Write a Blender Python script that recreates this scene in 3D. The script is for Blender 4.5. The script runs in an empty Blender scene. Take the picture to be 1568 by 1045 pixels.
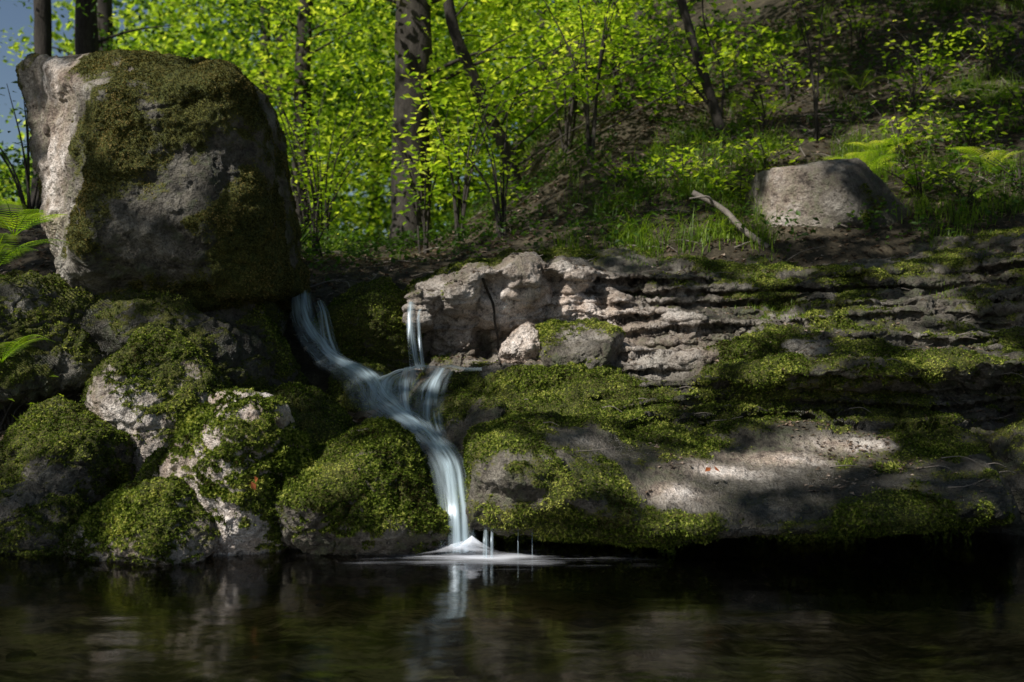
import bpy, bmesh, math, numpy as np
from mathutils import Vector
R = np.random.default_rng(7)
SUN = np.array([-0.50,-0.50,0.71]); SUN/=np.linalg.norm(SUN)

# ---------------------------------------------------------------- noise
_perm={}
def _tab(seed):
    if seed not in _perm:
        r=np.random.default_rng(seed+1000)
        p=r.permutation(256); g=r.normal(size=(256,3)); g/=np.linalg.norm(g,axis=1)[:,None]
        _perm[seed]=(np.concatenate([p,p,p]),g)
    return _perm[seed]
def pn(P,seed=0):
    p,g=_tab(seed)
    i=np.floor(P).astype(int); f=P-i; i&=255
    u=f*f*f*(f*(f*6-15)+10)
    out=0
    for dx in (0,1):
        wx=u[:,0] if dx else 1-u[:,0]
        for dy in (0,1):
            wy=u[:,1] if dy else 1-u[:,1]
            for dz in (0,1):
                wz=u[:,2] if dz else 1-u[:,2]
                h=p[p[p[(i[:,0]+dx)&255]+((i[:,1]+dy)&255)]+((i[:,2]+dz)&255)]
                gg=g[h]
                out=out+wx*wy*wz*(gg[:,0]*(f[:,0]-dx)+gg[:,1]*(f[:,1]-dy)+gg[:,2]*(f[:,2]-dz))
    return out*1.5
def fbm(P,oc=4,seed=0,gain=.5):
    a=1;s=0;Q=np.array(P,float)
    for k in range(oc):
        s=s+a*pn(Q,seed+k); Q=Q*2.03+11.3; a*=gain
    return s
def ridged(P,oc=3,seed=0):
    a=1;s=0;Q=np.array(P,float)
    for k in range(oc):
        s=s+a*(1-2*np.abs(pn(Q,seed+k))); Q=Q*2.1+5.7; a*=.5
    return s
def worley(P,seed=0):
    p,g=_tab(seed+300)
    i=np.floor(P).astype(int);f1=np.full(len(P),9.);f2=np.full(len(P),9.);cid=np.zeros(len(P),int)
    for dx in (-1,0,1):
        for dy in (-1,0,1):
            for dz in (-1,0,1):
                c=i+(dx,dy,dz);h=p[p[p[c[:,0]&255]+(c[:,1]&255)]+(c[:,2]&255)]
                d=np.linalg.norm(c+.5+g[h]*.5-P,axis=1)
                n=d<f1;f2=np.where(n,f1,np.minimum(f2,d));cid=np.where(n,h,cid);f1=np.where(n,d,f1)
    return f2-f1,cid/255.
def sst(a,b,x):
    t=np.clip((x-a)/(b-a),0,1); return t*t*(3-2*t)
def nrm(v): return v/(np.linalg.norm(v,axis=-1,keepdims=True)+1e-9)

# ---------------------------------------------------------------- mesh builder
class B:
    def __init__(s): s.V=[];s.L=[];s.S=[];s.M=[];s.SM=[];s.n=0;s.A=[];s.UV=[]
    def add(s,V,F,mat=0,smooth=True,mask=None,uv=None):
        V=np.asarray(V,float);F=np.asarray(F,int)
        s.V.append(V);s.L.append((F+s.n).ravel());s.S.append(np.full(len(F),F.shape[1]))
        s.M.append(np.full(len(F),mat));s.SM.append(np.full(len(F),smooth))
        m=np.zeros((len(V),4)); m[:,3]=1
        if mask is not None: m[:,:3]=mask
        s.A.append(m)
        u=np.zeros((len(V),2))
        if uv is not None: u[:]=uv
        s.UV.append(u[F.ravel()])
        s.n+=len(V)
    def done(s,name,mats):
        V=np.concatenate(s.V);L=np.concatenate(s.L);S=np.concatenate(s.S)
        me=bpy.data.meshes.new(name)
        me.vertices.add(len(V));me.vertices.foreach_set('co',V.astype(np.float32).ravel())
        me.loops.add(len(L));me.loops.foreach_set('vertex_index',L.astype(np.int32))
        me.polygons.add(len(S));st=np.concatenate([[0],np.cumsum(S)[:-1]])
        me.polygons.foreach_set('loop_start',st.astype(np.int32))
        me.update(calc_edges=True)
        me.polygons.foreach_set('material_index',np.concatenate(s.M).astype(np.int32))
        me.polygons.foreach_set('use_smooth',np.concatenate(s.SM).astype(bool))
        a=me.attributes.new('mask','FLOAT_COLOR','POINT')
        a.data.foreach_set('color',np.concatenate(s.A).astype(np.float32).ravel())
        uvl=me.uv_layers.new(name='UVMap')
        uvl.data.foreach_set('uv',np.concatenate(s.UV).astype(np.float32).ravel())
        for m in mats: me.materials.append(m)
        me.update()
        ob=bpy.data.objects.new(name,me);bpy.context.scene.collection.objects.link(ob)
        return ob
def vnormals(V,F):
    if F.shape[1]==4: n=np.cross(V[F[:,2]]-V[F[:,0]],V[F[:,3]]-V[F[:,1]])
    else: n=np.cross(V[F[:,1]]-V[F[:,0]],V[F[:,2]]-V[F[:,0]])
    o=np.zeros_like(V)
    for k in range(F.shape[1]):
        for c in range(3): o[:,c]+=np.bincount(F[:,k],n[:,c],len(V))
    return nrm(o)
def gridF(nu,nv):
    i=np.arange(nu-1)[:,None];j=np.arange(nv-1)[None,:]
    a=i*nv+j
    return np.stack([a,a+nv,a+nv+1,a+1],-1).reshape(-1,4)
def sample(V,F,w,n):
    T=F if F.shape[1]==3 else np.concatenate([F[:,[0,1,2]],F[:,[0,2,3]]])
    a,b,c=V[T[:,0]],V[T[:,1]],V[T[:,2]]
    cr=np.cross(b-a,c-a);ar=np.linalg.norm(cr,axis=1)
    p=ar*np.clip(w[T].mean(1),0,None); p/=p.sum()
    k=R.choice(len(T),n,p=p)
    u=R.random(n);v=R.random(n);fl=u+v>1;u[fl]=1-u[fl];v[fl]=1-v[fl]
    P=a[k]+(b-a)[k]*u[:,None]+(c-a)[k]*v[:,None]
    return P,nrm(cr[k])
def tufts(P,Nn,size):
    n=len(P);VV=[]
    for q in range(2):
        t=nrm(np.cross(Nn,R.normal(size=(n,3))));s=np.cross(Nn,t)
        l=(size*R.uniform(.6,1.4,n))[:,None]
        d=nrm(Nn*R.uniform(.3,1.1,(n,1))+t*R.uniform(.3,1,(n,1))+np.array([0,0,-.15]))
        b0=P-Nn*.002
        VV.append(np.stack([b0-s*l*.33,b0+s*l*.33,b0+d*l],1).reshape(-1,3))
    V=np.concatenate(VV);return V,np.arange(len(V)).reshape(-1,3)
def leaves(P,size,up=.75):
    n=len(P)
    nn=nrm(R.normal(size=(n,3))*(1-up)+np.array([0,0,1])*up)
    d=nrm(np.cross(nn,R.normal(size=(n,3))));s=np.cross(nn,d)
    l=(np.broadcast_to(size,(n,))*R.uniform(.6,1.3,n))[:,None]
    V=np.stack([P-d*l*.5,P+s*l*.3+nn*l*.07,P+d*l*.5-nn*l*.08,P-s*l*.3+nn*l*.07],1).reshape(-1,3)
    return V,np.arange(len(V)).reshape(-1,4)
def cr_path(pts,n):
    pts=np.asarray(pts,float);k=len(pts)
    e=np.concatenate([[2*pts[0]-pts[1]],pts,[2*pts[-1]-pts[-2]]])
    t=np.linspace(0,k-1-1e-6,n);i=t.astype(int);f=(t-i)[:,None]
    a,b,c,d=e[i],e[i+1],e[i+2],e[i+3]
    return .5*((2*b)+(c-a)*f+(2*a-5*b+4*c-d)*f*f+(-a+3*b-3*c+d)*f**3)
def tube(pts,r0,r1,n=14,seg=8,rough=.0,seed=0,flare=0):
    C=cr_path(pts,n);T=nrm(np.gradient(C,axis=0))
    S=nrm(np.cross(T,np.array([.3,1,.1])));U=np.cross(T,S)
    t=np.linspace(0,1,n)
    r=r0+(r1-r0)*t
    if flare: r=r*(1+flare*np.exp(-t*14))
    a=np.linspace(0,2*np.pi,seg,endpoint=False)
    V=C[:,None,:]+r[:,None,None]*(np.cos(a)[None,:,None]*S[:,None,:]+np.sin(a)[None,:,None]*U[:,None,:])
    V=V.reshape(-1,3)
    if rough:
        o=V-np.repeat(C,seg,0); q=V*np.array([1/max(r0,.01)*1.2]*2+[1.5]); V=V+o*(fbm(q,3,seed)*rough)[:,None]
    i=np.arange(n-1)[:,None];j=np.arange(seg)[None,:];b=(j+1)%seg
    F=np.stack([i*seg+j,i*seg+b,(i+1)*seg+b,(i+1)*seg+j],-1).reshape(-1,4)
    return V,F

# ---------------------------------------------------------------- materials
class M:
    def __init__(s,name):
        s.m=bpy.data.materials.new(name);s.m.use_nodes=True;s.t=s.m.node_tree;s.t.nodes.clear()
        s.out=s.t.nodes.new('ShaderNodeOutputMaterial')
    def n(s,ty,ins={},**pr):
        x=s.t.nodes.new('ShaderNode'+ty)
        for k,v in pr.items(): setattr(x,k,v)
        for k,v in ins.items():
            if isinstance(v,bpy.types.NodeSocket): s.t.links.new(v,x.inputs[k])
            else: x.inputs[k].default_value=v
        return x
    def noise(s,vec,sc,det=6,ro=.6): return s.n('TexNoise',{'Vector':vec,'Scale':sc,'Detail':det,'Roughness':ro}).outputs['Fac']
    def ramp(s,fac,stops):
        x=s.n('ValToRGB',{'Fac':fac});e=x.color_ramp.elements
        while len(e)<len(stops): e.new(.5)
        for q,(p,c) in zip(e,stops): q.position=p;q.color=(*c,1)
        return x.outputs['Color']
    def mix(s,f,a,b,mode='MIX'):
        x=s.n('Mix',data_type='RGBA',blend_type=mode)
        for k,v in ((0,f),(6,a),(7,b)):
            if isinstance(v,bpy.types.NodeSocket): s.t.links.new(v,x.inputs[k])
            else: x.inputs[k].default_value=v if k==0 else (*v,1)
        return x.outputs[2]
    def math(s,op,a,b=0,c=0,cl=False):
        x=s.n('Math',operation=op,use_clamp=cl)
        for k,v in enumerate((a,b,c)):
            if isinstance(v,bpy.types.NodeSocket): s.t.links.new(v,x.inputs[k])
            else: x.inputs[k].default_value=v
        return x.outputs[0]
    def mr(s,v,a,b,c=0,d=1): return s.n('MapRange',{'Value':v,'From Min':a,'From Max':b,'To Min':c,'To Max':d}).outputs['Result']
    def end(s,sh): s.t.links.new(sh,s.out.inputs['Surface']);return s.m
def rock_material():
    m=M('weathered_rock')
    o=m.n('TexCoord').outputs['Object']
    sp=m.n('SeparateColor',{'Color':m.n('Attribute',attribute_name='mask').outputs['Color']})
    mo,we,wa=sp.outputs  # moss; damp plus painted shade; warm stone plus painted sunlight
    n1=m.noise(o,2.6,6,.7);n2=m.noise(o,15,5,.72);n4=m.noise(o,90,3,.7)
    g=m.ramp(n1,[(.32,(.07,.060,.046)),(.5,(.17,.148,.115)),(.64,(.40,.37,.31))])
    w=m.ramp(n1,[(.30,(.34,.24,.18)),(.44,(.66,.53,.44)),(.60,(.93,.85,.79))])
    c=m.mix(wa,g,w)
    c=m.mix(.85,c,m.ramp(n2,[(.34,(.14,.12,.10)),(.44,(.85,.82,.78)),(.60,(1.25,1.23,1.2))]),'MULTIPLY')
    c=m.mix(.75,c,m.ramp(n4,[(.34,(.28,.25,.22)),(.46,(1,1,1)),(.64,(1.4,1.4,1.4))]),'MULTIPLY')
    lich=m.math('MULTIPLY',m.mr(n1,.53,.46),m.mr(n2,.46,.56),cl=True)
    c=m.mix(m.math('MULTIPLY',m.math('MULTIPLY',lich,.6),m.math('SUBTRACT',1,wa)),c,(.16,.19,.09))
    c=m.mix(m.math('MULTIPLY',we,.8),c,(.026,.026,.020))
    e=m.math('ADD',mo,m.math('ADD',m.math('MULTIPLY',m.math('SUBTRACT',n4,.5),.7),m.math('MULTIPLY',m.math('SUBTRACT',n2,.5),.8)))
    mf=m.mr(e,.40,.56)
    mc=m.ramp(n4,[(.3,(.022,.022,.006)),(.5,(.075,.085,.015)),(.7,(.18,.18,.04))])
    mc=m.mix(.6,mc,m.ramp(n2,[(.35,(.6,.75,.5)),(.65,(1.5,1.25,.9))]),'MULTIPLY')
    c=m.mix(mf,c,mc)
    h=m.math('ADD',n2,m.math('MULTIPLY',n4,.32))
    h=m.math('ADD',h,m.math('MULTIPLY',n1,1.0))
    bp=m.n('Bump',{'Strength':1.0,'Distance':.06,'Height':h}).outputs[0]
    ro=m.mr(m.math('MULTIPLY',we,m.math('SUBTRACT',1,mf)),0,1,.88,.22)
    return m.end(m.n('BsdfPrincipled',{'Base Color':c,'Roughness':ro,'Normal':bp,'Specular IOR Level':.4}).outputs[0])
def leaf_material(name,cols,tr,scale=3.0,trc=None,fine=40,spec=True):
    m=M(name);o=m.n('TexCoord').outputs['Object']
    f=m.math('ADD',m.math('MULTIPLY',m.noise(o,scale,2,.6),.55),m.math('MULTIPLY',m.noise(o,fine,0,.6),.45))
    k=len(cols);c=m.ramp(f,[(.34+.32*i/(k-1),q) for i,q in enumerate(cols)])
    d=m.n('BsdfPrincipled',{'Base Color':c,'Roughness':.5,'Specular IOR Level':.35}).outputs[0] if spec else m.n('BsdfDiffuse',{'Color':c}).outputs[0]
    t=m.n('BsdfTranslucent',{'Color':m.mix(1,c,trc or (2.6,2.4,.8),'MULTIPLY')}).outputs[0]
    return m.end(m.n('MixShader',{0:tr,1:d,2:t}).outputs[0])
def simple(name,stops,sc=5,ro=.9,bump=.02,stretch=(1,1,1)):
    m=M(name);o=m.n('TexCoord').outputs['Object']
    o=m.n('VectorMath',{0:o,1:stretch},operation='MULTIPLY').outputs[0]
    a=m.noise(o,sc,5,.7);b=m.noise(o,sc*9,3,.7)
    f=m.math('ADD',m.math('MULTIPLY',a,.6),m.math('MULTIPLY',b,.4))
    c=m.ramp(f,stops)
    bp=m.n('Bump',{'Strength':1.0,'Distance':bump,'Height':f}).outputs[0]
    return m.end(m.n('BsdfPrincipled',{'Base Color':c,'Roughness':ro,'Normal':bp,'Specular IOR Level':.3}).outputs[0])
ROCK=rock_material()
MOSS=leaf_material('moss',[(.05,.04,.015),(.035,.055,.008),(.09,.13,.016),(.24,.28,.05),(.46,.46,.11)],.25,3.5,(1.6,1.6,.7),60,False)
MOSSD=leaf_material('dry_moss',[(.03,.025,.012),(.05,.05,.014),(.12,.105,.028),(.34,.26,.10)],.15,4,(1.3,1.3,.7),60,False)
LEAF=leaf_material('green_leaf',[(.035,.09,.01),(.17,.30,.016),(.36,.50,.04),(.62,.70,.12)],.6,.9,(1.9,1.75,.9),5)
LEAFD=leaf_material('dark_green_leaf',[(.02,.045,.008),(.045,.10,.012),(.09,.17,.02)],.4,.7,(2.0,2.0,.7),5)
GRASS=leaf_material('grass_blade',[(.035,.07,.008),(.10,.17,.014),(.26,.36,.04)],.4,1.5,(2.2,2.2,.8),20)
BARK=simple('bark',[(.3,(.012,.010,.008)),(.5,(.045,.038,.03)),(.7,(.11,.095,.08))],6,.9,.03,(1,1,.25))
SOIL=simple('forest_soil',[(.32,(.012,.010,.006)),(.5,(.045,.036,.022)),(.62,(.10,.08,.05)),(.72,(.18,.15,.10))],3.5,.95,.05)
LITTER=leaf_material('dry_leaf',[(.06,.04,.025),(.22,.15,.10),(.50,.40,.32)],.15,3,(1.2,1.1,.9),60)
ORANGE=simple('orange_leaf',[(.3,(.16,.045,.015)),(.6,(.34,.10,.03))],20,.6,.002)
TWIG=simple('dead_wood',[(.3,(.06,.05,.04)),(.7,(.36,.31,.26))],12,.85,.01)
SILT=simple('pool_bed_silt',[(.40,(.02,.016,.01)),(.49,(.20,.15,.095)),(.59,(.80,.66,.47))],1.8,.9,.03,(.8,2.2,1))

def pool_material():
    m=M('pool_water');o=m.n('TexCoord').outputs['Object']
    s=m.n('VectorMath',{0:o,1:(1.0,2.2,1)},operation='MULTIPLY').outputs[0]
    h=m.math('ADD',m.noise(s,1.1,2,.5),m.math('MULTIPLY',m.noise(s,6,2,.5),.14))
    bp=m.n('Bump',{'Strength':.5,'Distance':.022,'Height':h}).outputs[0]
    gl=m.n('BsdfGlossy',{'Color':(1,1,1,1),'Roughness':.11,'Normal':bp}).outputs[0]
    tr=m.n('BsdfTransparent',{'Color':(.88,.80,.65,1)}).outputs[0]
    fr=m.n('Fresnel',{'IOR':1.5}).outputs[0]
    return m.end(m.n('MixShader',{0:fr,1:tr,2:gl}).outputs[0])
POOL=pool_material()
def fall_material(name,dens,col=(.66,.82,.90)):
    m=M(name);uv=m.n('UVMap').outputs[0]
    st=m.n('VectorMath',{0:uv,1:(5,.7,1)},operation='MULTIPLY').outputs[0]
    n=m.noise(st,1.3,3,.5)
    sx=m.n('SeparateXYZ',{0:uv}).outputs
    e=m.math('ABSOLUTE',m.math('SUBTRACT',m.math('MULTIPLY',sx[0],2),1))
    edge=m.mr(e,1,.15)
    a=m.math('MULTIPLY',m.mr(n,.36,.68,.08,1),m.math('MULTIPLY',edge,dens),cl=True)
    d=m.n('BsdfDiffuse',{'Color':(*col,1)}).outputs[0]
    t=m.n('BsdfTranslucent',{'Color':(*col,1)}).outputs[0]
    g=m.n('BsdfGlossy',{'Color':(.8,.9,1,1),'Roughness':.35}).outputs[0]
    w=m.n('MixShader',{0:.4,1:d,2:t}).outputs[0]
    w=m.n('MixShader',{0:.15,1:w,2:g}).outputs[0]
    return m.end(m.n('MixShader',{0:a,1:m.n('BsdfTransparent').outputs[0],2:w}).outputs[0])
FALL=fall_material('falling_water',.9,(.74,.90,.97))
def foam_material():
    m=M('foam');uv=m.n('UVMap').outputs[0];sx=m.n('SeparateXYZ',{0:uv}).outputs
    o=m.n('TexCoord').outputs['Object']
    n=m.noise(m.n('VectorMath',{0:o,1:(1.6,8,1)},operation='MULTIPLY').outputs[0],1.6,4,.6)
    f=m.math('POWER',m.mr(sx[0],1,.0),3.0)
    thr=m.math('SUBTRACT',.66,m.math('MULTIPLY',f,.5))
    a=m.math('MULTIPLY',m.math('POWER',f,.5),m.math('MULTIPLY',m.math('SUBTRACT',n,m.math('SUBTRACT',thr,.12)),3.2,cl=True),cl=True)
    d=m.n('BsdfDiffuse',{'Color':(.9,.92,.98,1)}).outputs[0];t=m.n('BsdfTranslucent',{'Color':(.9,.92,.98,1)}).outputs[0]
    return m.end(m.n('MixShader',{0:a,1:m.n('BsdfTransparent').outputs[0],2:m.n('MixShader',{0:.25,1:d,2:t}).outputs[0]}).outputs[0])
FOAM=foam_material()

# ---------------------------------------------------------------- terrain
XS=np.array([-9,-3.2,-1.5,1.8,6.5])
YY=np.array([-40,-8,-4,5.0,5.5,6.2,7.0,7.6,8.0,8.4,9.0,12,16,25,60,140])
ZZ=np.array([
 [3.0,1.2,-.4,-.3, .5,1.1,1.7,2.1,2.3,2.4,2.5,2.9,3.2,4.0,6.,9.],
 [3.0,1.2,-.5,-.3, .25,.85,1.45,1.75,1.9,2.0,2.1,2.3,2.6,3.3,4.5,9.],
 [3.0,1.2,-.5,-.28,.0,.35,.72,1.2,1.4,1.55,1.75,2.1,2.6,3.6,5.,9.],
 [3.0,1.2,-.5,-.28,-.4,-.1,.5,1.1,1.55,1.86,2.15,3.75,5.6,9.,18,30.],
 [3.0,1.2,-.5,-.28,-.4,-.1,.6,1.3,1.8,2.1,2.5,4.5,7.0,11.,22,36.]])
def G(x,y):
    x=np.atleast_1d(np.asarray(x,float));y=np.atleast_1d(np.asarray(y,float))
    z=np.stack([np.interp(y,YY,r) for r in ZZ])
    xc=np.clip(x,XS[0],XS[-1]);k=np.clip(np.searchsorted(XS,xc)-1,0,len(XS)-2)
    f=(xc-XS[k])/(XS[k+1]-XS[k]);f=f*f*(3-2*f)
    i=np.arange(len(x));r=z[k,i]*(1-f)+z[k+1,i]*f
    P=np.stack([x,y,np.zeros_like(x)],1)
    amp=.05+.25*sst(9,30,np.abs(y))
    return r+fbm(P*.8,5,3)*amp*1.6+fbm(P*5,2,9)*.025
def terrain():
    u=np.linspace(-1,1,420);xs=np.sign(u)*(np.abs(u)*6+np.abs(u)**5*90)
    v=np.linspace(-1,1,420);ys=7+np.sign(v)*(np.abs(v)*9+np.abs(v)**5*105)
    X,Y=np.meshgrid(xs,ys,indexing='ij');x=X.ravel();y=Y.ravel()
    V=np.stack([x,y,G(x,y)],1);F=gridF(420,420);b=B()
    c=V[F[:,0]];bed=(c[:,1]<5.3)&(c[:,1]>-5)
    b.V.append(V);b.n=len(V);b.L.append(F.ravel());b.S.append(np.full(len(F),4));b.M.append(bed.astype(int));b.SM.append(np.ones(len(F)))
    b.A.append(np.ones((len(V),4)));b.UV.append(np.zeros((F.size,2)))
    b.done('ground',[SOIL,SILT])
terrain()

# ---------------------------------------------------------------- rocks
_ico={}
def ico(s):
    if s not in _ico:
        bm=bmesh.new();bmesh.ops.create_icosphere(bm,subdivisions=s,radius=1)
        V=np.array([v.co[:] for v in bm.verts]);F=np.array([[q.index for q in f.verts] for f in bm.faces]);bm.free()
        _ico[s]=(nrm(V),F)
    return _ico[s]
def finish_rock(b,V,F,moss,wet_shade,warm_lit,ntuft,tsize,uppow=.6,blobs=(),mscale=1.6,seed=0,cush=1.0):
    N=vnormals(V,F)
    m=moss+.75*fbm(V*mscale,4,seed+40)+.32*fbm(V*7,3,seed+44)+uppow*(N[:,2]-.35)
    W=np.full(len(V),float(wet_shade));A=np.full(len(V),float(warm_lit))
    for (c,r,dm,dw,da) in blobs:  # dw: damp and painted shade; da: warm stone and painted sunlight
        g=np.exp(-(((V-np.array(c))/np.array(r))**2).sum(1))
        m=m+dm*g;W=W+dw*g;A=A+da*g
    m=np.clip(m,0,1);W=np.clip(W+.2*fbm(V*3,3,5),0,1);A=np.clip(A+.25*fbm(V*2,3,8),0,1)
    # cushions of moss stand proud of the stone
    V=V+N*(cush*sst(.4,.8,m)*(.006+.022*(.5-np.abs(pn(V*9,seed+71)))+.014*pn(V*22,seed+72)))[:,None]
    b.add(V,F,0,True,np.stack([m,W,A],1))
    w=sst(.40,.75,m)*(V[:,2]>-.03)
    if ntuft and w.sum()>0:
        P,Nn=sample(V,F,w,ntuft)
        sz=tsize*(1+.5*pn(P*4,77))
        TV,TF=tufts(P,Nn,sz);b.add(TV,TF,1,False)
    return m
def rock(name,c,rad,seed,moss=.4,wet_shade=0,warm_lit=0,nt=5000,ts=.014,sub=7,planes=None,p=14,rough=1.0,uppow=.6,blobs=(),crack=1.0,mm=None,cush=1.0):
    D,F=ico(sub);r=np.random.default_rng(seed);c=np.array(c,float);rad=np.array(rad,float)
    if planes is None:
        n=nrm(r.normal(size=(13,3)));d=r.uniform(.76,1.05,13)
    else:
        n=nrm(np.array([q[:3] for q in planes],float));d=np.array([q[3] for q in planes],float)
    s=np.clip(D@n.T,0,None)/d
    rr=np.minimum(((s**p).sum(1)+1e-6)**(-1/p),1.35 if planes is None else 1.6)
    V=D*rr[:,None]*rad+c
    L=rad.mean();N=vnormals(V,F)
    V=V+N*(fbm((V+seed)*1.1/L**.5,4,seed)*.13*L*rough+ridged((V+seed)*3.2,3,seed+3)*.022*L**.5*rough)[:,None]
    Q=V*np.array([2.6,2.6,3.6])/L**.4+fbm(V*3,2,seed)[:,None]*.35
    e,h=worley(Q*(.6 if crack<1 else 1),seed)
    N=vnormals(V,F)
    V=V+N*((h-.5)*.05*L*rough*sst(0,.18,e)-.028*L**.5*rough*crack*np.exp(-(e/.07)**2)*(h>.35))[:,None]
    N=vnormals(V,F)
    V=V+N*(fbm(V*9,4,seed+6,.6)*.016*rough+fbm(V*40,2,seed+2)*.005)[:,None]
    b=B();finish_rock(b,V,F,moss,wet_shade,warm_lit,nt,ts,uppow,blobs,seed=seed,cush=cush)
    return b.done(name,[ROCK,mm or MOSS])

bc=np.array((-2.43,6.85,2.10))
rock('giant_boulder',bc,(1,1,1),11,moss=.78,wet_shade=.45,warm_lit=.0,nt=140000,ts=.010,sub=8,p=26,rough=.85,uppow=.20,crack=.3,mm=MOSSD,cush=.5,
 planes=[(0,0,1,.90),(.0,-.5,.86,.84),(-1,0,-.1,.87),(-.76,0,-.65,.74),(.26,0,-.965,.88),(.995,0,.1,.83),(.95,0,.31,.85),(.45,0,.9,.98),
  (-.72,-.69,0,.64),(.12,-.99,0.05,.77),(.1,-.75,-.65,.80),(.7,-.7,0,.90),(0,1,0,.85),(-.6,.6,0,.85),(.6,.6,.2,.9)],
 blobs=[(bc+(.15,-.6,.75),(.6,.6,.35),.05,-.3,.4),(bc+(.25,-.7,.3),(.5,.5,.4),.35,.0,.0),(bc+(-.70,-.45,.1),(.34,.5,1.2),-1.5,-.9,.85),  # sunlight painted into the tone: top and left face paler
        (bc+(.45,-.7,-.3),(.6,.6,.6),-.10,.2,-.2),(bc+(.15,-.8,-.45),(.26,.5,.2),-.8,-.3,.1)])  # lower right darkened in colour for its shaded side
rl=[('mossy_rock',(-1.40,5.18,.24),(.36,.32,.42),21,.60,.0,.8,24000),
    ('mossy_rock',(-.80,5.30,.18),(.46,.40,.36),22,.80,.2,.0,34000),
    ('mossy_rock',(-1.86,5.06,.05),(.32,.26,.28),23,.74,.1,.2,17000),
    ('mossy_rock',(-2.20,6.10,.66),(.43,.38,.42),24,.70,0,.5,17000),
    ('mossy_rock',(-1.72,5.55,.15),(.35,.35,.34),40,.8,.2,.1,12000),
    ('mossy_rock',(-2.55,5.75,.40),(.36,.34,.30),25,.70,.4,0,11000),
    ('mossy_rock',(-2.65,5.35,.05),(.50,.35,.33),26,.6,.7,0,11000),
    ('mossy_rock',(-2.02,6.85,.86),(.48,.42,.50),27,.45,.8,0,8000),
    ('mossy_rock',(-1.43,6.25,.42),(.40,.40,.34),28,.8,.5,0,16000),
    ('mossy_rock',(-1.08,7.50,1.10),(.35,.36,.42),29,.9,.2,0,16000),
    ('mossy_rock',(-1.95,7.55,1.22),(.24,.4,.36),30,.6,.6,0,3000),
    ('mossy_rock',(-2.45,6.75,.95),(.6,.45,.42),31,.4,.7,0,5000),
    ('wet_rock',(-.23,5.98,.47),(.24,.26,.17),32,.3,.75,0,2500),
    ('wet_rock',(-.60,6.35,.40),(.30,.30,.22),33,.3,.85,0,2000),
    ('wet_rock',(-.42,5.75,.06),(.28,.40,.30),34,.2,.85,0,2000),
    ('limestone_rock',(.09,6.84,1.03),(.16,.14,.14),35,-.3,0,.7,0),
    ('limestone_rock',(.44,6.80,.96),(.32,.24,.17),36,.55,.35,.1,7000),
    ('mossy_rock',(-3.1,6.3,1.0),(.5,.5,.5),37,.5,.5,0,7000),
    ('mossy_rock',(-1.0,7.05,.62),(.30,.3,.25),38,.8,.5,0,6000),
    ('mossy_rock',(3.15,5.85,.15),(.65,.5,.42),39,.5,.8,0,7000)]
for n,c,r_,sd,mo,we,wa,nt in rl: rock(n,c,r_,sd,mo,we,wa,nt)
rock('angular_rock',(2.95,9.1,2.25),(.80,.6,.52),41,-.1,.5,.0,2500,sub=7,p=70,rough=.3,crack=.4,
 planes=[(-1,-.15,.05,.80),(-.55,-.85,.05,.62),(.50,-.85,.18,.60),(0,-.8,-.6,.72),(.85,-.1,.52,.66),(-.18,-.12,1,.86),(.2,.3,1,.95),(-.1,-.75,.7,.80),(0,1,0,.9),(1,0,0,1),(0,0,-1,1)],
 blobs=[((2.35,8.8,2.25),(.30,.5,.7),-.4,-.6,.75),((3.2,8.8,2.25),(.45,.5,.5),.25,.2,0)])  # light put into the tone: left side paler as sunlit, right darker as shaded

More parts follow.
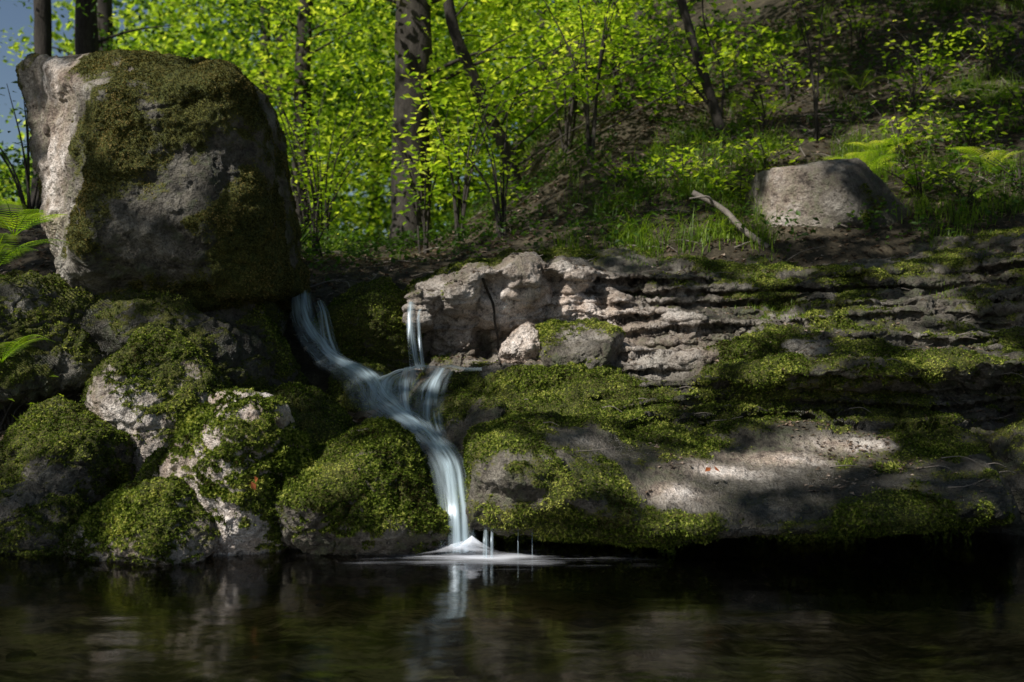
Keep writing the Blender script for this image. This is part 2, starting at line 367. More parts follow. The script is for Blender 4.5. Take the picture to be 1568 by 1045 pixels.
# stepped ledge -------------------------------------------------------------
ST=[-.115,-.092,-.05,-.038,0,.075,.14,.24,.37,.48,.53,.8]
T=[
[(6.2,-.4),(5.9,-.3),(5.5,-.3),(5.4,-.3),(5.5,-.2),(5.9,.1),(6.2,.3),(6.6,.5),(7.0,.6),(7.3,.7),(7.4,.8),(7.5,.95),(7.6,1.1),(7.8,1.3),(8.6,1.5)],
[(6.2,-.4),(5.9,-.3),(5.4,-.3),(5.3,-.3),(5.4,-.1),(5.8,.25),(6.2,.45),(6.5,.72),(6.9,.84),(7.25,.90),(7.35,1.03),(7.08,1.18),(7.02,1.30),(7.2,1.42),(8.4,1.58)],
[(6.2,-.4),(5.7,-.3),(5.3,-.25),(5.2,-.1),(5.3,.1),(5.75,.45),(6.2,.6),(6.55,.80),(6.9,.86),(7.2,.92),(7.32,1.04),(6.95,1.20),(6.90,1.38),(7.05,1.52),(8.3,1.68)],
[(6.2,-.4),(5.6,0),(5.08,.12),(4.98,.3),(5.08,.50),(5.7,.58),(6.2,.66),(6.6,.82),(6.9,.9),(7.2,.95),(7.25,1.06),(6.92,1.22),(6.88,1.42),(7.02,1.56),(8.3,1.70)],
[(6.2,-.4),(5.6,0),(5.0,.1),(4.88,.28),(5.02,.52),(5.7,.63),(6.2,.74),(6.6,.86),(6.9,.92),(7.05,.97),(7.08,1.1),(6.95,1.28),(6.98,1.47),(7.12,1.60),(8.2,1.70)],
[(6.2,-.4),(5.6,0),(4.98,.08),(4.86,.20),(4.95,.38),(5.75,.60),(6.15,.74),(6.5,.86),(6.85,.93),(6.9,1.05),(6.98,1.15),(6.95,1.3),(7.05,1.48),(7.2,1.62),(8.2,1.72)],
[(6.2,-.4),(5.6,0),(4.98,.06),(4.84,.13),(4.92,.23),(5.8,.52),(6.1,.66),(6.25,.80),(6.5,.86),(6.6,1.02),(6.9,1.08),(7.0,1.28),(7.45,1.38),(7.6,1.58),(8.4,1.76)],
[(6.2,-.4),(5.6,0),(5.0,.1),(4.84,.15),(4.94,.23),(5.95,.54),(6.10,.68),(5.96,.88),(6.4,.97),(6.5,1.06),(6.95,1.13),(7.05,1.27),(7.45,1.36),(7.6,1.52),(8.4,1.76)],
[(6.2,-.4),(5.6,0),(5.05,.12),(4.88,.18),(4.98,.27),(5.95,.55),(6.12,.7),(5.96,.90),(6.4,1.0),(6.5,1.10),(6.95,1.18),(7.05,1.34),(7.45,1.44),(7.6,1.61),(8.4,1.85)],
[(6.2,-.4),(5.7,0),(5.15,.16),(5.0,.22),(5.1,.33),(5.95,.53),(6.12,.7),(5.96,.91),(6.4,1.0),(6.5,1.12),(6.95,1.21),(7.05,1.41),(7.45,1.51),(7.6,1.70),(8.4,1.96)],
[(6.4,-.4),(6.3,-.2),(6.0,-.1),(5.9,0),(5.95,.1),(6.15,.35),(6.2,.6),(6.0,.93),(6.4,1.0),(6.48,1.14),(6.8,1.2),(6.95,1.46),(7.2,1.5),(7.4,1.76),(8.2,1.97)],
[(6.4,-.4),(6.3,-.2),(6.1,-.1),(6.0,0),(6.05,.1),(6.2,.4),(6.25,.65),(6.1,1.0),(6.5,1.1),(6.58,1.24),(6.9,1.3),(7.05,1.56),(7.3,1.6),(7.5,1.9),(8.3,2.2)]]
def ledge():
    tab=np.array(T,float);nu,nv=640,460
    bs=np.concatenate([np.linspace(-.115,.47,nu-120),np.linspace(.472,.54,60),np.linspace(.545,.8,60)])
    pr=np.stack([cr_path(t,nv) for t in tab])
    k=np.clip(np.searchsorted(ST,bs)-1,0,len(ST)-2);ST_=np.array(ST)
    f=(bs-ST_[k])/(ST_[k+1]-ST_[k]);f=(f*f*(3-2*f))*.6+f*.4
    q=pr[k]*(1-f)[:,None,None]+pr[k+1]*f[:,None,None]
    Yq=q[:,:,0];Zq=q[:,:,1];Xq=bs[:,None]*Yq
    V=np.stack([Xq,Yq,Zq],-1).reshape(-1,3);F=gridF(nu,nv)
    N=vnormals(V,F)
    if N[:,2].mean()<0: F=F[:,::-1];N=-N
    up=sst(5.7,6.0,V[:,1])            # upper beds / lower slab
    rgt=sst(.5,.9,V[:,0])             # bedded part to the right of the massive block
    blk=(1-rgt)*sst(6.7,6.9,V[:,1])*sst(7.9,7.5,V[:,1])
    w=fbm(V*np.array([.8,.5,1.6]),4,51)
    V[:,1]+=w*.28*sst(.0,.3,V[:,2]);V[:,2]+=fbm(V*np.array([.8,.9,.5]),3,52)*.10*up
    s=V[:,2]*8.5-V[:,0]*.35+fbm(V*np.array([.6,.7,.3]),2,53)*.8+.35*np.sin(V[:,2]*9)
    fr=s%1;bid=np.floor(s)
    hb=pn(np.stack([bid*7.3,V[:,0]*.9,V[:,1]*.3],1),58)
    prof=sst(0,.14,fr)*(1-.55*sst(.45,1,fr))
    N=vnormals(V,F);H=nrm(N*np.array([1,1,.25]))
    amp=(.11+.10*hb)*up*(.18+.82*rgt)*sst(1.05,.75,N[:,2])
    V=V+H*((prof-.6)*amp)[:,None]
    e,h=worley(V*np.array([2.3,1.2,1.1])+fbm(V*1.4,2,66)[:,None]*.35,9)
    V=V+H*((sst(0,.45,e)*.13+(h-.5)*.12-.07)*blk)[:,None]
    for sc_,am,cr,sd in ((np.array([.8,1.2,3.2]),.09,.035,5),(np.array([2.4,3.0,10.0]),.022,.014,6)):
        e,h=worley(V*sc_+fbm(V*1.8,3,57+sd)[:,None]*.4,sd)
        N=vnormals(V,F)
        V=V+N*(((h-.5)*am*sst(0,.3,e)-cr*np.exp(-(e/.06)**2))*(.35+.65*up)*(1-.6*blk))[:,None]
    N=vnormals(V,F)
    V=V+N*(fbm(V*9,3,56)*.016*(.5+.5*up)+fbm(V*22,3,61)*.010+fbm(V*50,2,64)*.004)[:,None]
    bl=[((.35,6.1,.70),(.45,.6,.35),.85,-.3,.0),((.05,5.0,.33),(.40,.5,.35),.85,-.3,0),((.57,4.90,.12),(.5,.5,.16),.9,0,0),
        ((1.64,6.0,.77),(.3,.4,.25),.8,0,-.2),((2.8,6.0,.85),(.6,.6,.3),.3,0,-.3),((1.6,4.85,.08),(.9,.4,.12),1.0,0,0),((2.3,4.95,.12),(.6,.4,.14),.8,0,0),
        ((-.2,6.3,.75),(.4,.3,.15),.4,.5,-.2),((1.7,5.1,.32),(1.1,.42,.16),-.30,.85,0),((.7,5.5,.5),(.35,.22,.10),-.3,.6,.1),
        ((0,7.1,1.35),(.8,.5,.45),-.9,-.4,.85),((.8,6.9,1.3),(.5,.5,.35),-.7,-.35,.5),
        ((.80,5.0,.31),(.18,.13,.08),-1.0,-.8,.8),((1.12,5.28,.38),(.28,.10,.07),-1.1,-1.2,.9),((1.5,5.5,.43),(.32,.11,.07),-1.1,-1.2,.9),((1.9,5.7,.50),(.30,.12,.07),-1.0,-1.1,.8),  # bare sandy strip, its sunlit streak painted in as paler stone
        ((.30,5.35,.50),(.3,.14,.1),-.8,.2,.3),((1.2,6.5,1.05),(.5,.3,.15),-.2,-.3,.4),((1.8,6.8,1.25),(.5,.3,.2),-.2,-.2,.15),
        ((1.8,6.0,.65),(1.2,.3,.14),-.1,.5,-.2)]
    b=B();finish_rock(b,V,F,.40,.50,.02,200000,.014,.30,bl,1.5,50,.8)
    xs=R.uniform(-.15,2.45,800);den=sst(-.25,.35,pn(np.stack([xs*2.2,xs*0,xs*0],1),70)+.15);xs=xs[R.random(800)<den]
    PP=[]
    lip=V.reshape(nu,nv,3)[:,30:105]
    low=lip[np.arange(nu),np.argmin(np.where(lip[:,:,1]<5.35,lip[:,:,2],9),1)]
    for x in xs:
        i=np.abs(low[:,0]-x).argmin();p=low[i];ln=abs(R.normal(0,.07))+.02
        k=int(ln/.004)+3;t=np.linspace(0,1,k)
        PP.append(np.stack([p[0]+R.normal(0,.004,k)+.01*np.sin(t*4+x*30),p[1]+R.normal(0,.004,k)-.02,p[2]+.03-t*ln],1))
    P=np.concatenate(PP);TV,TF=tufts(P,nrm(R.normal(size=P.shape)+np.array([0,-.6,-.4])),np.full(len(P),.014))
    b.add(TV,TF,1,False)
    b.done('layered_rock_ledge',[ROCK,MOSS])
    return V,F
LV,LF=ledge()

# ---------------------------------------------------------------- water
def water():
    xs=np.linspace(-16,16,120);ys=np.linspace(-9,7.2,80);X,Y=np.meshgrid(xs,ys,indexing='ij')
    V=np.stack([X.ravel(),Y.ravel(),np.zeros(X.size)],1)
    b=B();b.add(V,gridF(120,80));b.done('pool_water',[POOL])
water()
def ribbon(b,pts,wd,lift=.0,nu=15,nv=90,wob=.012,seed=0):
    C=cr_path(pts,nv);W=np.interp(np.linspace(0,1,nv),np.linspace(0,1,len(wd)),wd)
    Tn=nrm(np.gradient(C,axis=0))
    s=nrm(np.cross(Tn,np.array([0,-.55,.85])))
    s[:,2]*=.35;s=nrm(s);up=nrm(np.cross(s,Tn));up[up[:,2]<0]*=-1
    u=np.linspace(-1,1,nu)
    V=C[:,None,:]+s[:,None,:]*(u[None,:,None]*W[:,None,None]*.5)+up[:,None,:]*((1-u**2)[None,:,None]*W[:,None,None]*.16+lift)
    Vf=V.reshape(-1,3);Vf=Vf+fbm(Vf*np.array([9,4,4]),2,seed)[:,None]*wob*np.repeat(up,nu,0)
    ln=np.concatenate([[0],np.cumsum(np.linalg.norm(np.diff(C,axis=0),axis=1))])
    uv=np.stack([np.tile((u+1)/2,nv),np.repeat(ln*2.2+seed*3.7,nu)],1)
    b.add(Vf,gridF(nv,nu),0,True,None,uv)
def falls():
    b=B()
    main=[(-1.72,8.3,1.52),(-1.64,7.75,1.48),(-1.56,7.35,1.38),(-1.47,7.08,1.16),(-1.25,6.8,.92),(-.98,6.5,.80),(-.78,6.1,.63),(-.52,5.7,.50),(-.35,5.38,.38),(-.29,5.13,.21),(-.27,5.05,-.01)]
    ribbon(b,main,[.12,.14,.17,.20,.26,.34,.34,.28,.24,.2,.22],0.03,seed=1)
    ribbon(b,np.array(main)+(.02,-.03,.015),[.05,.07,.09,.12,.16,.2,.2,.17,.15,.13,.15],0.045,seed=2)
    ribbon(b,[(-.72,7.1,1.36),(-.70,6.90,1.32),(-.69,6.80,1.15),(-.66,6.72,.95),(-.63,6.62,.87)],[.05,.06,.07,.08,.12],.0,nv=50,seed=3)
    ribbon(b,[(-.62,7.0,1.32),(-.64,6.85,1.27),(-.63,6.78,1.1),(-.60,6.70,.9)],[.02,.025,.03,.04],.0,nv=50,seed=8)
    ribbon(b,[(-1.40,7.2,1.34),(-1.33,7.02,1.24),(-1.27,6.9,1.05),(-1.20,6.8,.9)],[.08,.1,.12,.14],.02,nv=50,seed=4)
    ribbon(b,[(-.20,6.55,.87),(-.45,6.52,.87),(-.66,6.5,.85),(-.80,6.35,.78),(-.80,6.15,.66)],[.06,.14,.2,.24,.2],.02,nv=60,seed=5)
    ribbon(b,[(-.45,6.45,.85),(-.50,6.25,.74),(-.50,6.0,.61),(-.46,5.8,.52),(-.38,5.45,.42)],[.16,.2,.18,.16,.14],.03,nv=60,seed=6)
    ribbon(b,[(-.66,6.45,.85),(-.66,6.2,.74),(-.62,5.95,.61),(-.52,5.75,.52)],[.14,.18,.16,.14],.04,nv=60,seed=7)
    for x,w in ((-.13,.035),(-.10,.02),(.03,.006),(.10,.005)):
        ribbon(b,[(x,5.0,.16),(x,4.93,.08),(x,4.92,-.01)],[w*.5,w,w],0,nv=12,nu=7,wob=.003,seed=int(abs(x)*100))
    b.done('waterfall',[FALL])
    nr,na=24,72;rr=np.linspace(0,1,nr);aa=np.linspace(0,2*np.pi,na)
    Rg,Ag=np.meshgrid(rr,aa,indexing='ij')
    rad=1+.25*pn(np.stack([np.cos(Ag).ravel()*1.7,np.sin(Ag).ravel()*1.7,0*Ag.ravel()],1),12).reshape(Ag.shape)
    b=B()
    for cx,cy,rx,ry,z,hh in ((-.12,4.92,.95,.36,.005,.0),(-.25,5.0,.34,.20,.010,.06),(-.20,4.97,.20,.12,.014,.09)):
        X=cx+Rg*rad*np.cos(Ag)*rx;Y=cy+Rg*rad*np.sin(Ag)*ry
        b.add(np.stack([X.ravel(),Y.ravel(),z+hh*(1-Rg.ravel())**2],1),gridF(nr,na),0,True,None,np.stack([Rg.ravel(),Ag.ravel()],1))
    b.done('foam',[FOAM])
falls()

# ---------------------------------------------------------------- vegetation
def cloud(centers,n,spread,size,flat=.3,up=.6):
    c=np.repeat(np.asarray(centers,float),n,0)
    P=c+R.normal(size=c.shape)*np.array([spread,spread,spread*flat])
    return leaves(P,size,up)
def tree(name,path,r0,r1,clusters,n,spread,size,mat=LEAF,seg=12,flare=.5,flat=.16,seed=0,extra=()):
    b=B();V,F=tube(path,r0,r1,40,seg,.22,seed,flare);b.add(V,F,0)
    pth=cr_path(path,40)
    clusters=np.asarray(clusters,float)
    if len(clusters):
        for c in clusters[::3]:
            i=np.abs(pth[:,2]-(c[2]-.3*np.linalg.norm(pth[-1][:2]-c[:2]))).argmin();s=pth[i]
            mid=(s+c)/2+np.array([0,0,.12])+R.normal(0,.06,3)
            V,F=tube([s,mid,c],max(.012,r0*.16),.006,9,5);b.add(V,F,0)
        V,F=cloud(clusters,n,spread,size,flat,.7);b.add(V,F,1,False)
    for e in extra:
        V,F=tube(e[0],e[1],e[2],16,6,.15,seed);b.add(V,F,0)
    return b.done(name,[BARK,mat])
def box(n,a,b_): return R.uniform(a,b_,(n,3))

tree('tree',[(-3.4,16,2.4),(-3.38,16,5),(-3.3,16.1,8),(-3.3,16,13)],.14,.10,box(34,(-5.2,14.5,4.0),(-1.2,17.5,9)),55,.42,.12,seed=1,extra=[([(-3.35,16,7.0),(-2.6,15.7,6.75),(-1.7,15.4,6.6)],.05,.02)])
tree('tree',[(-1.36,13.6,1.9),(-1.38,13.6,4),(-1.34,13.7,7),(-1.3,13.7,12)],.26,.22,box(26,(-2.6,13.2,4.9),(1.2,15,7.0)),60,.4,.12,seg=20,seed=2)
tree('tree',[(-6.65,14,2.0),(-6.6,14,5),(-6.7,14,11)],.13,.1,box(14,(-8.5,13,5.2),(-5,16,9)),40,.4,.09,LEAFD,seed=3)
tree('tree',[(-6.15,14.5,2.0),(-6.2,14.5,5),(-6.15,14.5,11)],.17,.13,box(10,(-7.5,13,5.8),(-4.8,16,10)),40,.4,.09,LEAFD,seed=4)
tree('tree',[(.15,12,2.5),(-.05,12,3.3),(-.45,12,4.2),(-.8,12,5.3),(-1.1,12,8)],.085,.06,box(34,(-1.0,10.6,3.8),(2.2,13,5.4)),55,.35,.10,seed=5)
tree('tree',[(2.38,11,3.15),(2.2,11,3.75),(2.02,11,4.3),(1.8,11,5.1),(1.3,11,7)],.06,.04,box(10,(1.2,10.4,4.2),(3.4,12,5.2)),22,.3,.07,LEAFD,seed=6,
     extra=[([(2.3,11,3.5),(2.33,11,4.0),(2.15,11.1,4.6),(2.1,11,5)],.015,.008),([(2.25,11,3.6),(1.95,11,3.95),(1.75,11,4.15)],.02,.006)])
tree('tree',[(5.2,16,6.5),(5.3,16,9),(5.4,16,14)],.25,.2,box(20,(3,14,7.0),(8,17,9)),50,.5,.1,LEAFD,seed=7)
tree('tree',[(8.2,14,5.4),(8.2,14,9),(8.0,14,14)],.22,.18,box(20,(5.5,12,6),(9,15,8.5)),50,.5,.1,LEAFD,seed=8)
tree('tree',[(-8.3,20,2.6),(-8.2,20,6),(-8.3,20,14)],.2,.15,box(12,(-10,18,5),(-6.5,21,10)),50,.5,.12,seed=9)
for k,(x,y,r) in enumerate([(-5.3,21,.13),(-2.4,24,.15),(.6,22,.14),(-7,30,.2),(2.6,20,.16),(-4.5,32,.2)]):
    z=float(G(x,y)[0])-.2
    tree('tree',[(x,y,z),(x+.1,y,z+4),(x-.1,y,z+12)],r,r*.7,box(34,(x-3,y-2,z+1.5),(x+3,y+2,z+8)),60,.55,.17,seed=20+k)
def mass(name,n,a,b_,per,spread,size,mat,thr=-.2,up=.5,flat=.3):
    c=box(n,a,b_);g=G(c[:,0],c[:,1]);k=c[:,2]>g+.1
    k&=~((c[:,0]<-.43*c[:,1])&(c[:,2]>.17*c[:,1]+1.5))      # clearing on the far left
    c=c[k];keep=fbm(c*.5,3,90)>thr;c=c[keep]
    b=B();V,F=cloud(c,per,spread,size,flat,up);b.add(V,F,0,False);b.done(name,[mat])
mass('background_foliage',600,(-24,40,3),(14,54,24),60,1.3,.55,LEAF,-.45,.3)
mass('background_foliage',560,(-13,24,3),(7,36,15),60,.8,.26,LEAF,-.05,.4)
mass('background_foliage',260,(-13,24,3),(7,34,12),60,.8,.26,LEAFD,-.05,.4)  # darker leaf colour imitates shaded gaps in the foliage
mass('background_foliage',300,(-5.4,15,2.6),(1.6,21,8.8),60,.5,.14,LEAF,0,.6,.2)
mass('background_foliage',290,(-5.0,14,2.4),(2.5,20,8),60,.45,.12,LEAFD,0,.6,.2)  # dark leaves mixed in to paint shade between the bright ones
mass('background_foliage',190,(-1.8,13.5,3.6),(3.6,18,7.6),60,.45,.13,LEAF,-.15,.65,.18)
mass('background_foliage',200,(3,17,7),(14,26,16),60,.7,.15,LEAFD)
mass('background_foliage',170,(-9,12,2.4),(-5.4,18,6.0),60,.4,.09,LEAFD,-.05)

def shrub(name,x,y,h,nst,spread,nl,size,mat=LEAF,z=None,ls=.16):
    z=float(G(x,y)[0])-.03 if z is None else z;b=B();PL=[]
    for i in range(nst):
        a=R.uniform(0,6.28);s=R.uniform(.3,1)*spread;hh=h*R.uniform(.6,1.1)
        e=np.array([x+math.cos(a)*s,y+math.sin(a)*s*.7,z+hh])
        m1=np.array([x+math.cos(a)*s*.3,y+math.sin(a)*s*.2,z+hh*.55])
        p=[(x+R.normal(0,.03),y+R.normal(0,.03),z),m1,e]
        V,F=tube(p,.009+.004*h,.003,12,5);b.add(V,F,0)
        c=cr_path(p,24)[8:];q=c[R.integers(0,len(c),nl)]
        PL.append(q+R.normal(size=q.shape)*np.array([ls,ls,ls*.35]))
    V,F=leaves(np.concatenate(PL),size,.75);b.add(V,F,1,False);return b.done(name,[BARK,mat])
shrub('shrub',-.55,10.5,1.9,9,1.0,38,.10,ls=.22)
shrub('shrub',-.95,10.8,1.4,7,.7,38,.10,ls=.2)
shrub('shrub',-.1,9.8,1.3,7,.7,24,.08)
shrub('shrub',-2.2,11.5,1.9,9,.9,48,.09,ls=.22)
shrub('shrub',-2.6,12.5,2.2,9,.9,50,.095,ls=.25)
shrub('shrub',-1.9,9.6,.7,8,.5,18,.05)
shrub('shrub',-2.0,9.1,.4,8,.3,14,.05)
shrub('shrub',.7,12.4,2.2,8,1.2,60,.10,ls=.28)
shrub('shrub',1.4,12.8,2.0,8,1.2,55,.10,ls=.28)
shrub('shrub',.9,11.2,2.3,7,1.1,50,.09,ls=.28)
shrub('shrub',3.25,10.6,2.0,3,.35,14,.10,ls=.12)
for x,y,h in ((3.9,10.0,.6),(4.4,10.9,.8),(4.9,11.8,.7),(3.4,12.2,.7),(5.6,11.6,.7),(2.9,11.4,.5),(4.6,13.2,.8),(5.3,10.2,.6),(3.2,14,.8),(2.2,9.6,.3),(3.8,9.3,.35),(4.6,10.0,.4),(2.6,10.2,.35),(1.7,9.9,.3),(1.1,10.1,.35),(2.1,12.4,.7)):
    shrub('shrub',x,y,h,8,.5,18,.08)
shrub('shrub',4.1,9.0,.35,8,.35,12,.05,LEAFD)
shrub('shrub',4.7,9.2,.35,8,.4,14,.05,LEAFD)
shrub('shrub',-3.3,6.5,.5,6,.4,12,.07,LEAFD)
shrub('shrub',-3.0,5.9,.35,6,.3,8,.07,LEAF)
shrub('shrub',-4.6,9.5,1.6,8,.8,26,.07,LEAFD)

def blades(P,h,w,lean,b,mat):
    n=len(P);a=R.uniform(0,6.283,n);az=np.stack([np.cos(a),np.sin(a),0*a],1);sd=np.stack([-np.sin(a),np.cos(a),0*a],1)
    h=(h*R.uniform(.5,1.3,n))[:,None];L=(lean*R.uniform(.3,1.4,n))[:,None]
    rows=[]
    for t in (0,.35,.7,1):
        c=P+np.array([0,0,1])*h*(t-.45*L*t*t)+az*h*L*t*t*.9
        ww=w*(1-t*.92);rows+=[c-sd*ww,c+sd*ww]
    V=np.stack(rows,1).reshape(-1,3);o=np.arange(n)[:,None]*8
    F=np.concatenate([o+np.array([[0,1,3,2]])+2*k for k in range(3)]);b.add(V,F,mat,False)
def grass():
    b=B()
    n=2600;x=R.uniform(-3,8,n);y=R.uniform(8.2,15,n)
    P=np.stack([x,y,0*x],1);d=fbm(P*.8,3,33)+.5*pn(P*2.5,31)+.12*(x>.5)-.25*(x<-.3)
    k=R.random(n)<sst(.15,.6,d);P=P[k];m=len(P);P=np.repeat(P,16,0)+R.normal(0,.06,(m*16,3));P[:,2]=G(P[:,0],P[:,1])-.01
    blades(P,.27,.0045,.9,b,0)
    tu=[(1.15,8.35),(1.5,8.4),(1.0,8.6),(1.75,8.6),(3.3,9.9),(3.6,9.8),(3.5,10.3),(3.9,10.2),(.5,8.5),(2.1,8.5),(2.2,10.4),(1.7,9.6),(1.2,9.7),(.9,9.5),(2.5,10.2),(4.1,9.6),(2.0,9.9),(4.4,8.8),(2.8,10.6),(1.5,10.4),(2.0,11.2),(4.0,8.7),(4.7,9.5),(3.7,8.9)]
    for (tx,ty) in tu:
        q=np.array([tx,ty,0])+R.normal(0,.11,(110,3));q[:,2]=G(q[:,0],q[:,1])-.01;blades(q,.32,.005,.9,b,0)
    P,_=sample(LV,LF,((LV[:,1]>6.9)&(LV[:,0]>.9)&(LV[:,2]>1.2)).astype(float)*sst(0,.4,pn(LV*2,34)),2500)
    blades(P,.05,.003,.9,b,0)
    b.done('grass',[GRASS])
    n=11000;x=R.uniform(-3.5,8,n);y=R.uniform(8.3,17,n);P=np.stack([x,y,0*x],1);k=fbm(P*.8,3,35)>-.05;P=P[k]
    P[:,2]=G(P[:,0],P[:,1])+R.uniform(.03,.25,k.sum());P=np.repeat(P,3,0)+R.normal(0,.035,(k.sum()*3,3))
    b=B();V,F=leaves(P,.06,.7);b.add(V,F,0,False);b.done('ground_herbs',[LEAFD])
grass()
def fern(x,y,z,n,L,mat=LEAF):
    b=B()
    for i in range(n):
        a=i/n*6.28+R.normal(0,.2);l=L*R.uniform(.75,1.1);el=R.uniform(.7,1.2)
        t=np.linspace(0,1,26);az=np.array([math.cos(a),math.sin(a),0])
        C=np.array([x,y,z])+az*(t*l*.85)[:,None]+np.array([0,0,1])*(l*el*(t*1.1-.75*t*t))[:,None]
        V,F=tube(C[::5],.004,.001,16,4);b.add(V,F,0)
        Tn=nrm(np.gradient(C,axis=0));S=nrm(np.cross(Tn,[0,0,1]))
        for sg in (-1,1):
            for j in range(3,26):
                ll=max(.008,l*.26*math.sin(min(1,(j/25)*1.0+.12)*3.0)**.8 if j<25 else .01)
                d=S[j]*sg*.95+Tn[j]*.35+np.array([0,0,-.12]);d/=np.linalg.norm(d);w=Tn[j]*l*.0065
                p=C[j];b.add([p-w,p+d*ll*.5-w*.9,p+d*ll,p+d*ll*.5+w*.9,p+w],[[0,1,2,3,4]],1,False)
    return b.done('fern',[LEAF,mat])
for x,y,n,L in ((3.45,9.8,9,.6),(3.75,10.1,8,.55),(4.6,9.6,8,.5),(5.2,10.8,8,.5),(3.0,12.0,8,.5),(4.2,12.0,8,.5),(4.25,9.1,8,.4)):
    fern(x,y,float(G(x,y)[0]),n,L,GRASS if y>10.5 or y<9.2 else LEAF)
fern(-3.12,6.0,1.50,10,.5,GRASS)
fern(-3.2,6.4,1.75,9,.5)
fern(-2.95,5.75,.95,8,.35,GRASS)

def litter():
    n=24000;x=R.uniform(-5,8,n);y=R.uniform(5.4,16,n);P=np.stack([x,y,G(x,y)+.012],1)
    b=B();V,F=leaves(P,.06,.8);b.add(V,F,0,False)
    P,N=sample(LV,LF,(vnormals(LV,LF)[:,2]>.75).astype(float)*(LV[:,2]>.3)*sst(0,.4,fbm(LV*1.5,3,99)+.1),4500)
    V,F=leaves(P+N*.008,.03,.8);b.add(V,F,0,False)
    b.done('leaf_litter',[LITTER])
    b=B()
    for i in range(420):
        x,y=R.uniform(-4,7),R.uniform(7.9,14);
        if i<130: x,y=R.uniform(3,6.5),R.uniform(9,12.5)
        z=float(G(x,y)[0])+.02;a=R.uniform(0,3.14);l=R.uniform(.1,.45)
        dx,dy=math.cos(a)*l,math.sin(a)*l;z2=float(G(x+dx,y+dy)[0])+.03
        V,F=tube([(x,y,z),(x+dx*.5+R.normal(0,.02),y+dy*.5,(z+z2)/2+.02),(x+dx,y+dy,z2)],R.uniform(.003,.009),.002,6,4);b.add(V,F,0)
    P,N=sample(LV,LF,(LV[:,2]>.3).astype(float),160)
    for p0,n0 in zip(P,N):
        p=p0+n0*.01;a=R.uniform(-.6,.6);l=R.uniform(.06,.25)
        V,F=tube([p,p+np.array([math.cos(a)*l*.5,-.02,.01]),p+np.array([math.cos(a)*l,-.03,math.sin(a)*l*.4])],.0035,.0015,6,4);b.add(V,F,0)
    b.done('fallen_twigs',[TWIG])
    b=B();V,F=tube([(1.55,8.55,2.35),(1.8,8.5,2.2),(1.95,8.42,2.02),(2.15,8.38,1.86)],.022,.03,20,8,.3,4);b.add(V,F,0)
    V,F=tube([(1.72,8.52,2.24),(1.66,8.45,2.3),(1.5,8.42,2.28)],.014,.006,8,6);b.add(V,F,0)
    b.done('fallen_branch',[TWIG])
    pts=[]
    for x,z in ((-.20,1.5),(-.17,1.42),(-.13,1.32),(-.12,1.2),(-.10,1.1),(-.10,1.0),(-.08,.92)):
        k=(np.abs(LV[:,0]-x)<.02)&(np.abs(LV[:,2]-z)<.03)&(LV[:,1]>6.3)
        pts.append((x,LV[k,1].min()-.008 if k.any() else 6.9,z))
    b=B();V,F=tube(pts,.010,.007,30,6,.3,5);b.add(V,F,0);b.done('root',[BARK])
    b=B();V,F=leaves(np.array([(-1.25,4.86,.40),(-1.26,4.85,.37),(1.0,5.08,.42),(1.05,5.1,.42)]),.05,.3);b.add(V,F,0,False);b.done('orange_leaves',[ORANGE])
    b=B();D,F=ico(3)
    for i in range(90):
        x,y=R.uniform(-3,3.5),R.uniform(1.6,5);s=R.uniform(.02,.08)
        V=D*s*np.array([1,1,.4])*(1+.25*fbm(D*1.5+i,2,i%9))[:,None]+np.array([x,y,float(G(x,y)[0])])
        b.add(V,F,0,True,np.tile([0,.5,R.random()*.6],(len(V),1)))
    b.done('pool_bed_stones',[ROCK])
litter()

# ---------------------------------------------------------------- added unseen trees; crowns placed and cut to dapple the stream
GAPS=[((-3.0,6.4,2.25),.38),((-2.95,6.35,1.85),.32),((-2.7,6.3,1.5),.18),((-2.5,6.4,2.85),.32),((-2.15,6.15,2.6),.24),((-2.0,6.4,2.85),.14),((-2.3,6.1,2.25),.12),  # spots kept sunlit by holes cut through the added crowns
 ((-.42,7,1.41),.40),((.2,7,1.4),.48),((.7,6.95,1.31),.45),((1.15,6.6,1.04),.34),((1.8,6.85,1.2),.22),((.4,6.2,.76),.42),((.9,6.4,.95),.25),
 ((.86,5.0,.33),.18),((1.15,5.25,.38),.14),((1.5,5.45,.43),.20),((1.85,5.65,.48),.16),((-.14,5.0,.36),.22),((.2,5.0,.35),.14),((-2.2,5.85,.9),.40),((-2.5,5.7,.6),.18),((-1.4,4.95,.45),.40),((-1.25,4.95,.2),.26),
 ((-.6,5.0,.4),.18),((-1.85,4.9,.25),.20),((-.26,5.1,.15),.30),((2.45,8.75,2.3),.34),((3.5,10,3.0),.6),((4.1,10.4,3.3),.45),((1.5,8.5,1.9),.45),((2.4,6.7,1.2),.2),
 ((.25,4.7,-.28),.30),((-.6,4.7,-.28),.15),((.85,4.75,-.28),.16),((-.1,4.35,-.28),.20),((.6,4.3,-.28),.15),((-.8,10.6,3.0),1.0),((-2.0,10.5,2.6),.9),((.8,12,4.5),1.2),((1.6,10,3.0),.35),((-1.4,12.5,3.5),1.1),
 ((2.9,7.0,1.5),.14),((-.6,6.4,.8),.15),((-3.2,6.1,1.9),.25),((-.75,7.3,1.35),.15),((1.7,6.0,.8),.18),((-3,5.7,.9),.15),
 ((2.2,10.4,3.1),.3),((4.6,9.6,2.9),.35),((5.0,11.8,4.3),.4),((3.3,12,4.2),.35)]
gr=np.random.default_rng(5)
GAPS+=[((gr.uniform(1.0,3.3),yy,.35+(yy-5.2)*.58),gr.uniform(.05,.12)) for yy in gr.uniform(6.0,7.8,14)]
GAPS+=[((gr.uniform(-3,-.8),gr.uniform(5,6.6),.5),gr.uniform(.04,.10)) for _ in range(7)]
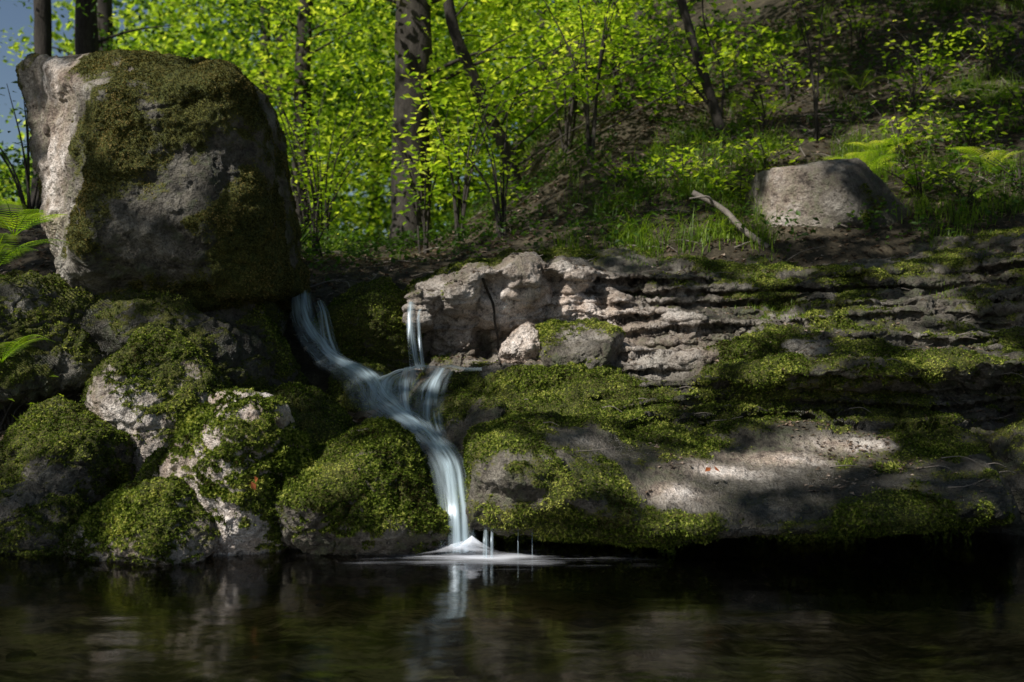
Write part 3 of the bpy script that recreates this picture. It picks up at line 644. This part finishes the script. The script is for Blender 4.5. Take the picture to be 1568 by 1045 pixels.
GAPS+=[((gr.uniform(1,6),yy,2.1+(yy-9)*.55),gr.uniform(.12,.28)) for yy in gr.uniform(9,13,12)]
GT=np.array([g[0] for g in GAPS]);GR=np.array([g[1] for g in GAPS])
def clear(P,pad=.1,nz=0):
    keep=np.ones(len(P),bool)
    for t,r in zip(GT,GR):
        w=P-t;perp=np.linalg.norm(w-(w@SUN)[:,None]*SUN,axis=1)
        keep&=perp>(r*(.9+.5*nz)+pad)
    return keep
def canopy():
    bases=[(-8.0,-1.0),(-9.5,6.0),(-3.5,-6.0),(5.6,2.0),(-13,2),(9.5,8)]
    c=np.concatenate([box(1250,(-11.5,-6,8.3),(3.5,9.0,11.3)),box(420,(0.0,4,9.5),(9,13,12))])
    d=np.array([[np.hypot(q[0]-x,q[1]-y) for x,y in bases] for q in c]).argmin(1)
    for i,(x,y) in enumerate(bases):
        cc=c[d==i];z=float(G(x,y)[0])-.2
        b=B();V,F=tube([(x,y,z),(x+.1,y,5),(x+.1,y+.2,9),(x,y,12)],.28,.12,30,14,.2,i,.5);b.add(V,F,0)
        for q in cc[::9]:
            s=np.array([x+.1,y,R.uniform(6.5,8.5)]);p=[s,(s+q)/2+(0,0,.5),q]
            if not clear(cr_path(p,30),.04).all(): continue
            V,F=tube(p,.05,.015,8,5);b.add(V,F,0)
        P=np.repeat(cc,42,0);P=P+R.normal(size=P.shape)*np.array([.42,.42,.2])
        V,F=leaves(P[clear(P,.13,pn(P*2.2,i))],.19,.6);b.add(V,F,1,False);b.done('added_shade_tree',[BARK,LEAFD])  # leaves that would block sun to the chosen spots are dropped
canopy()

# ---------------------------------------------------------------- light, sky, camera
sc=bpy.context.scene
w=bpy.data.worlds.new('World');sc.world=w;w.use_nodes=True;nt=w.node_tree
sky=nt.nodes.new('ShaderNodeTexSky');sky.sky_type='NISHITA';sky.sun_disc=False
sky.sun_elevation=math.asin(SUN[2]);sky.sun_rotation=math.atan2(SUN[0],SUN[1])
bg=nt.nodes['Background'];bg.inputs[1].default_value=.07;nt.links.new(sky.outputs[0],bg.inputs[0])
l=bpy.data.lights.new('sun','SUN');l.energy=5;l.angle=math.radians(.5);l.color=(1,.97,.92)
lo=bpy.data.objects.new('sun',l);sc.collection.objects.link(lo);lo.rotation_euler=Vector(SUN).to_track_quat('Z','Y').to_euler()
cam=bpy.data.cameras.new('camera');co=bpy.data.objects.new('camera',cam);sc.collection.objects.link(co)
co.location=(0,0,1.075);co.rotation_euler=(math.radians(90),0,0);cam.lens=35;cam.sensor_width=36;cam.clip_end=500
cam.dof.use_dof=True;cam.dof.focus_distance=5.8;cam.dof.aperture_fstop=1.8
sc.camera=co
sc.view_settings.view_transform='Standard';sc.view_settings.look='None';sc.view_settings.exposure=0
